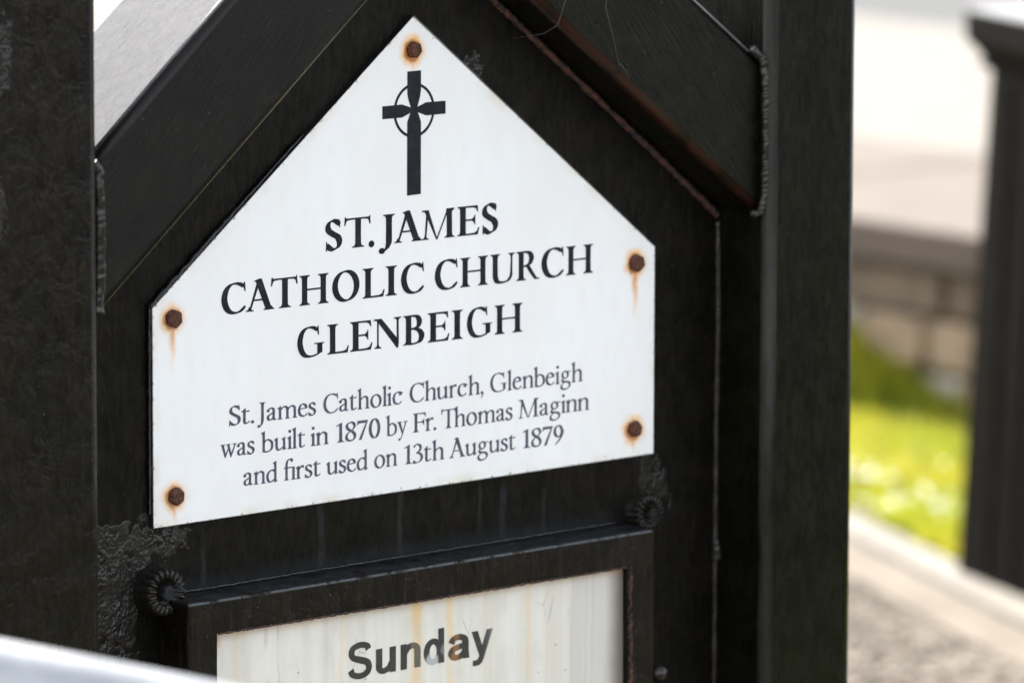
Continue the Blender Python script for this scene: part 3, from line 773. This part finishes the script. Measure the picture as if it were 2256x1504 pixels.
m_peb = n.out(color=n.mix(n.sm(n.noise(37), .35, .65), (.10, .08, .06), (.50, .42, .33)), rough=.5)
vs = []; fs = []
for _ in range(15000):
    t = rng.uniform(-2.6, .9); o = -.145-abs(rng.normal())*.55 if _ % 5 else -.07-.12*rng.random()**.5
    if _ % 3 == 0: t = rng.uniform(-5, 6); o = -rng.uniform(.2, 3.2)
    x, y = kp(t, o); r = rng.uniform(.003, .009)*(1 if o < -.16 else .6); k = len(vs)
    for dx, dy, dz in ((1, 0, 0), (0, 1, 0), (-1, 0, 0), (0, -1, 0), (0, 0, .7), (0, 0, -.4)):
        s = rng.uniform(.7, 1.3); vs.append((x+dx*r*s, y+dy*r*s, r*.4+dz*r*s))
    fs += [(k, k+1, k+4), (k+1, k+2, k+4), (k+2, k+3, k+4), (k+3, k, k+4), (k+1, k, k+5), (k+2, k+1, k+5), (k+3, k+2, k+5), (k, k+3, k+5)]
tag(mesh_obj('loose_gravel', vs, fs, m_peb), 'loose pale gravel stones lying on the path beside the kerb', 'gravel', kind='stuff')

# ---------------------------------------------------------------- black steel notice board
board = root('notice_board_frame', (0, 0, GZ), 'black painted steel notice board frame with two square posts and a welded gable', 'notice board')
def post(x0, x1, mat):
    p = bm_obj('post', box_bm(x0, x1, -.052, .060, -GZ, .62, .0085, 5, 2), mat, board)
    for f in p.data.polygons: f.use_smooth = abs(f.normal.z) < .5 and max(abs(f.normal.x), abs(f.normal.y)) < .999
    bm_obj('post_cap', box_bm(x0-.006, x1+.006, -.058, .066, .6205, .632, .003, 2), mat, p)
    bm_obj('base_plate', box_bm(x0-.03, x1+.03, -.08, .09, -GZ, -GZ+.012, .002, 1), mat, p)
post(-.4385, -.339, m_post_l); post(.3215, .4180, m_post_r)
def beam(name, pts, mat):
    b = bm_obj(name, prism_bm(pts, -.040, .074, .0075, 5, (0, 2)), mat, board)
    for f in b.data.polygons: f.use_smooth = f.area < .004
    return b
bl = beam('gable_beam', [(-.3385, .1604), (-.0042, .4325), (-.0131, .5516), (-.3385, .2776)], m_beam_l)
br = beam('gable_beam', [(-.0038, .4325), (.3210, .1846), (.3210, .3074), (-.0127, .5516)], m_beam_r)
bpts = [(-.3385, -.50), (.3210, -.50), (.3210, .20), (-.004, .455), (-.3385, .18)]
bm_obj('backing_board', prism_bm(bpts, .0045, .0100), m_board, board)
bm_obj('bottom_rail', box_bm(-.3385, .321, -.040, .060, -.56, -.501, .006, 3, 0), m_board, board)
# weld beads
tube('weld_bead', [(.3205, -.0425, .3060), (.3222, -.0450, .290), (.3225, -.0455, .24), (.3222, -.0455, .20), (.3185, -.0440, .186), (.311, -.041, .186)], .0031, m_weld, board, 12, .20, .0046, 3)
tube('weld_bead', [(.3120, -.041, .3125), (.3190, -.0430, .3085), (.3215, -.045, .300)], .0042, m_weld, board, 12, .3, .006, 9)
tube('weld_bead', [(-.3385, -.0430, .2760), (-.3345, -.0440, .2720), (-.3335, -.0440, .25), (-.3335, -.0435, .20), (-.3345, -.0430, .170)], .0046, m_weld, board, 12, .16, .0085, 5)
tube('weld_bead', [(.3195, .0030, .176), (.3200, .0025, .10), (.3192, .0030, 0), (.3190, .0030, -.10), (.3185, .0030, -.30)], lambda t: .0030+.0006*noise.noise((t*14, 2, 1)), m_weld, board, 10, .06, .023, 2)
tube('weld_bead', [(.3188, .002, -.076), (.3186, .0015, -.084), (.3188, .002, -.092)], .0048, m_weld, board, 12, .12, .009, 8)
tag(tube('weld_bead', [(.0876, .0030, .3580), (.16, .0030, .3030), (.24, .0030, .2420), (.3190, .0030, .1800)], .0026, m_rustweld, board, 10, .28, .009, 4), 'rusty red weld line')
tag(tube('weld_bead', [(-.004, .0030, .4290), (.0876, .0030, .3585)], .0026, m_rustweld, board, 10, .28, .009, 6), 'rusty red weld line')

def blister(cx, cz, rx, rz_, hgt, seed, y=.0045, par=board, nn=170, freq=260):
    """raised, flaking skin of paint: a noisy relief with a torn outline"""
    vs = []; fs = []; idx = {}
    for i in range(nn+1):
        for j in range(nn+1):
            u = 2*i/nn-1; v = 2*j/nn-1
            x = cx+u*rx; z = cz+v*rz_
            edge = 1-math.sqrt(u*u+v*v)+.55*noise.noise((u*2.2+seed, v*2.2, 1))+.22*noise.noise((u*7, v*7+seed, 4))-.12
            k = min(max(edge/.10, 0), 1)
            f = .62*noise.fractal((x*freq*.62, seed*3.1, z*freq*.62), 1.0, 2.1, 3)+.5*noise.fractal((x*freq*2.1, seed, z*freq*1.6), .8, 2.1, 3)
            hh = k*(hgt*.25+hgt*max(f, -.3)*1.5*(.25+.75*min(max(edge/.45, 0), 1))*(.6+.8*noise.noise((x*60, seed, z*60))))-.0006*(1-k)
            idx[i, j] = (len(vs), edge > -.03); vs.append((x, y-hh, z))
    for i in range(nn):
        for j in range(nn):
            q = [idx[i, j], idx[i+1, j], idx[i+1, j+1], idx[i, j+1]]
            if all(a[1] for a in q): fs.append(tuple(a[0] for a in q))
    return tag(mesh_obj('paint_blister', vs, fs, m_blister, par, True), 'flaking blistered paint')
blister(-.290, -.040, .044, .055, .0009, 1.7)
blister(-.238, -.004, .030, .022, .0007, 8.3)
blister(.252, -.026, .020, .030, .0005, 4.2)
blister(.064, .3095, .012, .017, .0008, 6.1, nn=60)
blister(-.285, -.112, .034, .034, .0006, 3.3)
blister(-.426, .360, .014, .035, .0008, 9.1, -.052)
blister(-.430, .248, .010, .022, .0009, 2.4, -.052)
# cobweb threads on the right beam
for pts in ([(.118, -.0405, .372), (.116, -.042, .366), (.109, -.040, .345), (.104, -.030, .338), (.100, .001, .332)],
            [(.160, -.041, .380), (.156, -.042, .355), (.165, -.0415, .331), (.172, -.0405, .309)],
            [(.172, -.041, .312), (.176, -.044, .306), (.181, -.042, .300)]):
    tube('cobweb_thread', pts, .00013, m_web, board, 5)

# ---------------------------------------------------------------- white church sign
sign = root('church_sign', (0, 0, GZ), 'white gable-shaped church sign with black cross and lettering, bolted to the black board', 'sign')
ol = [(-.2504, .0002), (.2492, .0000), (.2493, .1620), (.0009, .3560), (-.2506, .1608)]
jj = random.Random(2); pts = []
for i in range(len(ol)):
    a = ol[i]; b = ol[(i+1) % len(ol)]; L = math.dist(a, b); k = int(L/.004)
    nx, nz = -(b[1]-a[1])/L, (b[0]-a[0])/L
    for t in range(k):
        d = 0 if t == 0 else .00035*noise.noise((t*.35, i*9, 0))+jj.uniform(-.00008, .00008)
        pts.append((a[0]+(b[0]-a[0])*t/k+nx*d, a[1]+(b[1]-a[1])*t/k+nz*d))
p = bm_obj('panel', prism_bm(pts, 0.0, .0044), m_white, sign)
p.data.materials.append(m_white_side)
for f in p.data.polygons: f.material_index = 0 if abs(f.normal.y) > .9 else 1
tube('sealant', [(-.2512, .0025, .010), (-.2514, .0022, .08), (-.2512, .0020, .160), (-.215, .0020, .189)], .0014, m_sealant, sign, 8, .3, .009, 1)
tube('sealant', [(-.2512, .0020, .1612), (-.200, .0016, .2018), (-.150, .0020, .2405), (-.105, .0022, .2755)], lambda t: .0021*(1-.6*t), m_sealant, sign, 8, .5, .012, 7)
# bolts
for k, (bx, bz, st, L) in enumerate(BOLTS):
    bm = bmesh.new(); r = .0067+jj.uniform(-.0004, .0004); rot = jj.uniform(0, 1); tlt = jj.uniform(-.07, .07)
    rings = []
    for rad, y in ((r, .0006), (r*.99, -.0038), (r*.80, -.0052), (r*.30, -.0054)):
        ring = []
        for j in range(12):
            hexr = rad*(1.0 if j % 2 == 0 else .90)
            a = rot+math.pi*j/6
            ring.append(bm.verts.new((bx+hexr*math.cos(a)*(1+jj.uniform(-.05, .05)), y+jj.uniform(-.0002, .0002)+tlt*rad*math.cos(a), bz+hexr*math.sin(a)*(1+jj.uniform(-.05, .05)))))
        rings.append(ring)
    for a, b in zip(rings, rings[1:]):
        for j in range(12): bm.faces.new((a[j], a[(j+1) % 12], b[(j+1) % 12], b[j]))
    bm.faces.new(rings[-1])
    bm_obj('bolt', bm, m_bolt, sign)

def lettering(name, groups, tilt, mat, par, y, dx=0, dz=0, label=None):
    """groups: (polys in em units, em width, x left, x right, em size) all in millimetres"""
    vs = []; fs = []
    for polys, wd, xa, xb, em in groups:
        v, f = union_mesh(polys); k = len(vs); s = (xb-xa)/wd
        for a, b in v:
            x = xa+a*s; vs.append(((x+dx)/1000, y, (tilt(x)+b*em/1000+dz)/1000))
        fs += [tuple(k+i for i in t) for t in f]
    # a thin film of vinyl: front face and a skirt back to the panel
    n0 = len(vs); ed = {}
    for t in fs:
        for i in range(3):
            e_ = (t[i], t[(i+1) % 3]); ed[e_] = ed.get(e_, 0)+1
    rim = [e_ for e_ in ed if (e_[1], e_[0]) not in ed]
    back = {}
    for a, b in rim:
        for q_ in (a, b):
            if q_ not in back: back[q_] = len(vs); vs.append((vs[q_][0], vs[q_][1]+.00022, vs[q_][2]))
    fs += [(a, back[a], back[b], b) for a, b in rim]
    return tag(mesh_obj(name, vs, fs, mat, par), label)
def caps(items, S=134, h=37, em=34.0):
    out = []
    for ch, xa, xb in items:
        g = glyph(ch, S, h); lo = min(p[0] for q in g for p in q); hi = max(p[0] for q in g for p in q)
        out.append(([[(x-lo, y) for x, y in q] for q in g], hi-lo, xa, xb, em))
    return out
def words(items, S=96, h=34, em=22.0):
    out = []
    for wd, xa, xb in items:
        g, L = word_polys(wd, S, h); out.append((g, L, xa, xb, em))
    return out
DX, DZ = 4.4, -.9
lin = lambda x0, z0, x1, z1: (lambda x: z0+(z1-z0)*(x-x0)/(x1-x0))
lettering('title_lettering', caps([('S', -90.6, -74.2), ('T', -72.1, -46.4), ('.', -48.3, -42.8), ('J', -38.4, -22.7), ('A', -23.0, 4.5), ('M', 4.5, 37.0), ('E', 39.9, 62.0), ('S', 64.7, 81.0)]), lin(-65.6, 188.8, 40, 188.2), m_ink, sign, -.0003, DX, DZ)
lettering('title_lettering', caps([('C', -190.1, -166.9), ('A', -166.9, -139.9), ('T', -142.9, -117.5), ('H', -115.6, -87.7), ('O', -83.9, -57.4), ('L', -54.1, -32.7), ('I', -31.5, -20.6), ('C', -16.4, 6.5), ('C', 17.3, 40.2), ('H', 42.9, 70.6), ('U', 73.4, 98.1), ('R', 100.0, 123.6), ('C', 125.6, 148.6), ('H', 151.2, 179.0)]), lin(-136.1, 150.5, 168.6, 148.5), m_ink, sign, -.0003, DX, DZ)
lettering('title_lettering', caps([('G', -117.8, -91.8), ('L', -88.6, -67.8), ('E', -66.5, -44.6), ('N', -43.2, -16.1), ('B', -14.0, 6.9), ('E', 10.3, 32.0), ('I', 34.4, 45.3), ('G', 49.7, 75.1), ('H', 77.9, 106.1)]), lin(-88.6, 111.6, 78.7, 110.2), m_ink, sign, -.0003, DX, DZ)
lettering('history_lettering', words([("St.", -183.1, -159.4), ("James", -156.2, -99.8), ("Catholic", -92.7, -14.4), ("Church,", -7.7, 66.5), ("Glenbeigh", 73.5, 168.8)]), lin(-135, 68.2, 158.2, 65.7), m_ink_small, sign, -.0003, DX, DZ)
lettering('history_lettering', words([("was", -191.1, -159.0), ("built", -152.7, -110.4), ("in", -105.1, -87.7), ("1870", -80.2, -36.9), ("by", -31.0, -9.9), ("Fr.", -4.3, 18.9), ("Thomas", 24.0, 96.4), ("Maginn", 102.7, 175.8)]), lin(-129.4, 45.3, 146.5, 43.1), m_ink_small, sign, -.0003, DX, DZ)
lettering('history_lettering', words([("and", -169.9, -137.0), ("first", -131.0, -95.5), ("used", -89.7, -49.1), ("on", -42.8, -20.2), ("13th", -12.9, 27.0), ("August", 32.2, 99.5), ("1879", 106.8, 149.4)]), lin(-159.9, 22.5, 106.7, 20.2), m_ink_small, sign, -.0003, DX, DZ)
# celtic cross
cx, cz = -3.5, 286.6
up = [(-6.7, 315.6), (6.7, 315.6), (6.7, 301), (5.8, 296), (2.6, 287), (-2.6, 287), (-5.8, 295), (-6.7, 299)]
cross = [[(cx+a, b) for a, b in up],
         [(cx-6.9, 223.1), (cx+6.6, 223.3), (cx+6.7, 277.5), (cx+2.6, 287), (cx-2.6, 287), (cx-6.8, 278)],
         [(-34.8, 281.9), (-15.6, 281.7), (cx-2, 285.2), (cx-2, 288.2), (-15.6, 291.5), (-34.8, 291.4)],
         [(27.7, 291.2), (8.2, 291.4), (cx+2, 288.2), (cx+2, 285.2), (8.2, 281.6), (27.7, 281.5)]]
for k in range(48):
    a0, a1 = 2*math.pi*k/48, 2*math.pi*(k+1)/48
    cross.append([(cx+r_*math.cos(a), 286.2+r_*math.sin(a)) for r_, a in ((18.2, a0), (20.3, a0), (20.3, a1), (18.2, a1))])
lettering('celtic_cross_emblem', [([[(x+40, z) for x, z in q] for q in cross], 100.0, -40, 60, 1000.0)], lambda x: 0, m_cross, sign, -.0003, DX, DZ)

# ---------------------------------------------------------------- lower notice case
case = root('notice_case', (0, 0, GZ), 'black rusting metal notice case holding a stained white panel reading Sunday, below the white sign', 'notice case')
bm = prism_bm([(-.2424, -.052), (-.2424, -.42), (-.2160, -.42), (-.2160, -.0768)], -.030, .0042)
F = [(-.2424, -.0522), (.2225, -.0520), (.2240, -.42), (-.2424, -.42)]
I = [(-.2157, -.0767), (.1958, -.0776), (.1985, -.39), (-.2175, -.39)]
bm.free(); bm = bmesh.new()
def loop(P, y): return [bm.verts.new((x, y, z)) for x, z in P]
of, ob_, inf, inb = loop(F, -.030), loop(F, .0043), loop(I, -.030), loop(I, -.0215)
for i in range(4):
    j = (i+1) % 4
    bm.faces.new((of[i], of[j], inf[j], inf[i])); bm.faces.new((of[i], ob_[i], ob_[j], of[j])); bm.faces.new((inf[i], inf[j], inb[j], inb[i]))
    bm.faces.new((inb[i], inb[j], ob_[j], ob_[i]))
es = [bm.edges.get((of[i], of[(i+1) % 4])) for i in range(4)]+[bm.edges.get((of[i], ob_[i])) for i in range(4)]
bmesh.ops.bevel(bm, geom=es, offset=.0022, segments=3, profile=.5, affect='EDGES')
bm_obj('case_frame', bm, m_case, case)
bm_obj('notice_panel', box_bm(-.2175, .1985, -.0222, -.0216, -.39, -.0760), m_panel, case)
tube('edge_rust', [(-.2140, -.0295, -.0775), (-.10, -.0298, -.0777), (.02, -.0297, -.0780), (.1940, -.0296, -.0784)], .0007, m_rustweld, case, 8, .7, .007, 3)
tube('edge_rust', [(.1970, -.0290, -.0790), (.1978, -.0292, -.16), (.1985, -.0292, -.38)], .0016, m_rustweld, case, 8, .6, .006, 5)
tube('weld_bead', [(-.225, .0030, -.0505), (-.1, .0032, -.0502), (.05, .0032, -.0502), (.2120, .0030, -.0500)], .0009, m_sealant, case, 8, .5, .014, 11)
for k, (rx, rz_) in enumerate(((-.2455, -.0460), (.2375, -.0440))):
    K = (.90, .72)[k]
    def flute(r, y, t, k=k, K=K):
        if r < .0099*K or y > -.0025: return (r, y)
        return (r*(1+.035*math.cos(19*t+k)), y-(.0014*math.cos(19*t+k) if r > .0102*K and r < .0185*K else 0))
    K = (.90, .72)[k]; prof = [(a*K, b) for a, b in ((.0225, .0040), (.0215, .0005), (.0200, -.003), (.0190, -.0075), (.0180, -.0095), (.0160, -.0106), (.0128, -.0104), (.0106, -.0090), (.0098, -.0070), (.002, -.0070))]
    cw = lathe_front('crown_washer', prof, rx, rz_, m_weld, case, 180, flute)
    bm = bmesh.new(); rings = []
    for rad, y in ((.0070*K, -.0068), (.0070*K, -.0112), (.0062*K, -.0125), (.002, -.0127)):
        rings.append([bm.verts.new((rx+rad*math.cos(math.pi*j/3+.3), y, rz_+rad*math.sin(math.pi*j/3+.3))) for j in range(6)])
    for a, b in zip(rings, rings[1:]):
        for j in range(6): bm.faces.new((a[j], a[(j+1) % 6], b[(j+1) % 6], b[j]))
    bm.faces.new(rings[-1])
    bm_obj('bolt_head', bm, m_case, cw)
# small lock lump on the right side of the case
lathe_front('hinge_knuckle', [(.0001, -.034), (.004, -.0335), (.0065, -.030), (.0070, -.022), (.0075, .003)], .2300, -.1660, m_weld, case, 20)
gl = []
for ch, xa, xb in (('S', -81.2, -58.0), ('u', -54.0, -34.3), ('n', -29.5, -9.7), ('d', -6.5, 13.9), ('a', 18.0, 39.6), ('y', 41.7, 63.1)):
    g = sans(ch); lo = min(p[0] for q in g for p in q); hi = max(p[0] for q in g for p in q)
    gl.append(([[(x-lo, y) for x, y in q] for q in g], hi-lo, xa, xb, 36.8))
lettering('day_lettering', gl, lin(-29.3, -130.0, 36, -129.4), m_sunday, case, -.0225, -2.2, .4)

# ---------------------------------------------------------------- handrail in front, out of focus
n = N('galvanised_rail')
m_rail = n.out(color=n.mix(n.sm(n.noise(30), .35, .65), (.36, .37, .385), (.44, .45, .465)), rough=.40, metal=.2)
rail = root('handrail', (-.86, -.78, 0), 'pale grey metal handrail close to the camera at the lower left corner', 'handrail')
A = Vector((-.938, -.707, .113+GZ)); d = Vector((.104, -.0995, -.0275)).normalized(); rad = .024
A = A-Vector((0, 0, rad+.001)); O = Vector((.86, .78, 0))
bar = tube('rail_bar', [A-d*.75+O, A+d*.75+O], rad, m_rail, rail, 32)
for s in (-.6, .6):
    q = A+d*s+O; tube('rail_post', [(q.x, q.y, 0), (q.x, q.y, q.z-.005)], .018, m_rail, rail, 24)
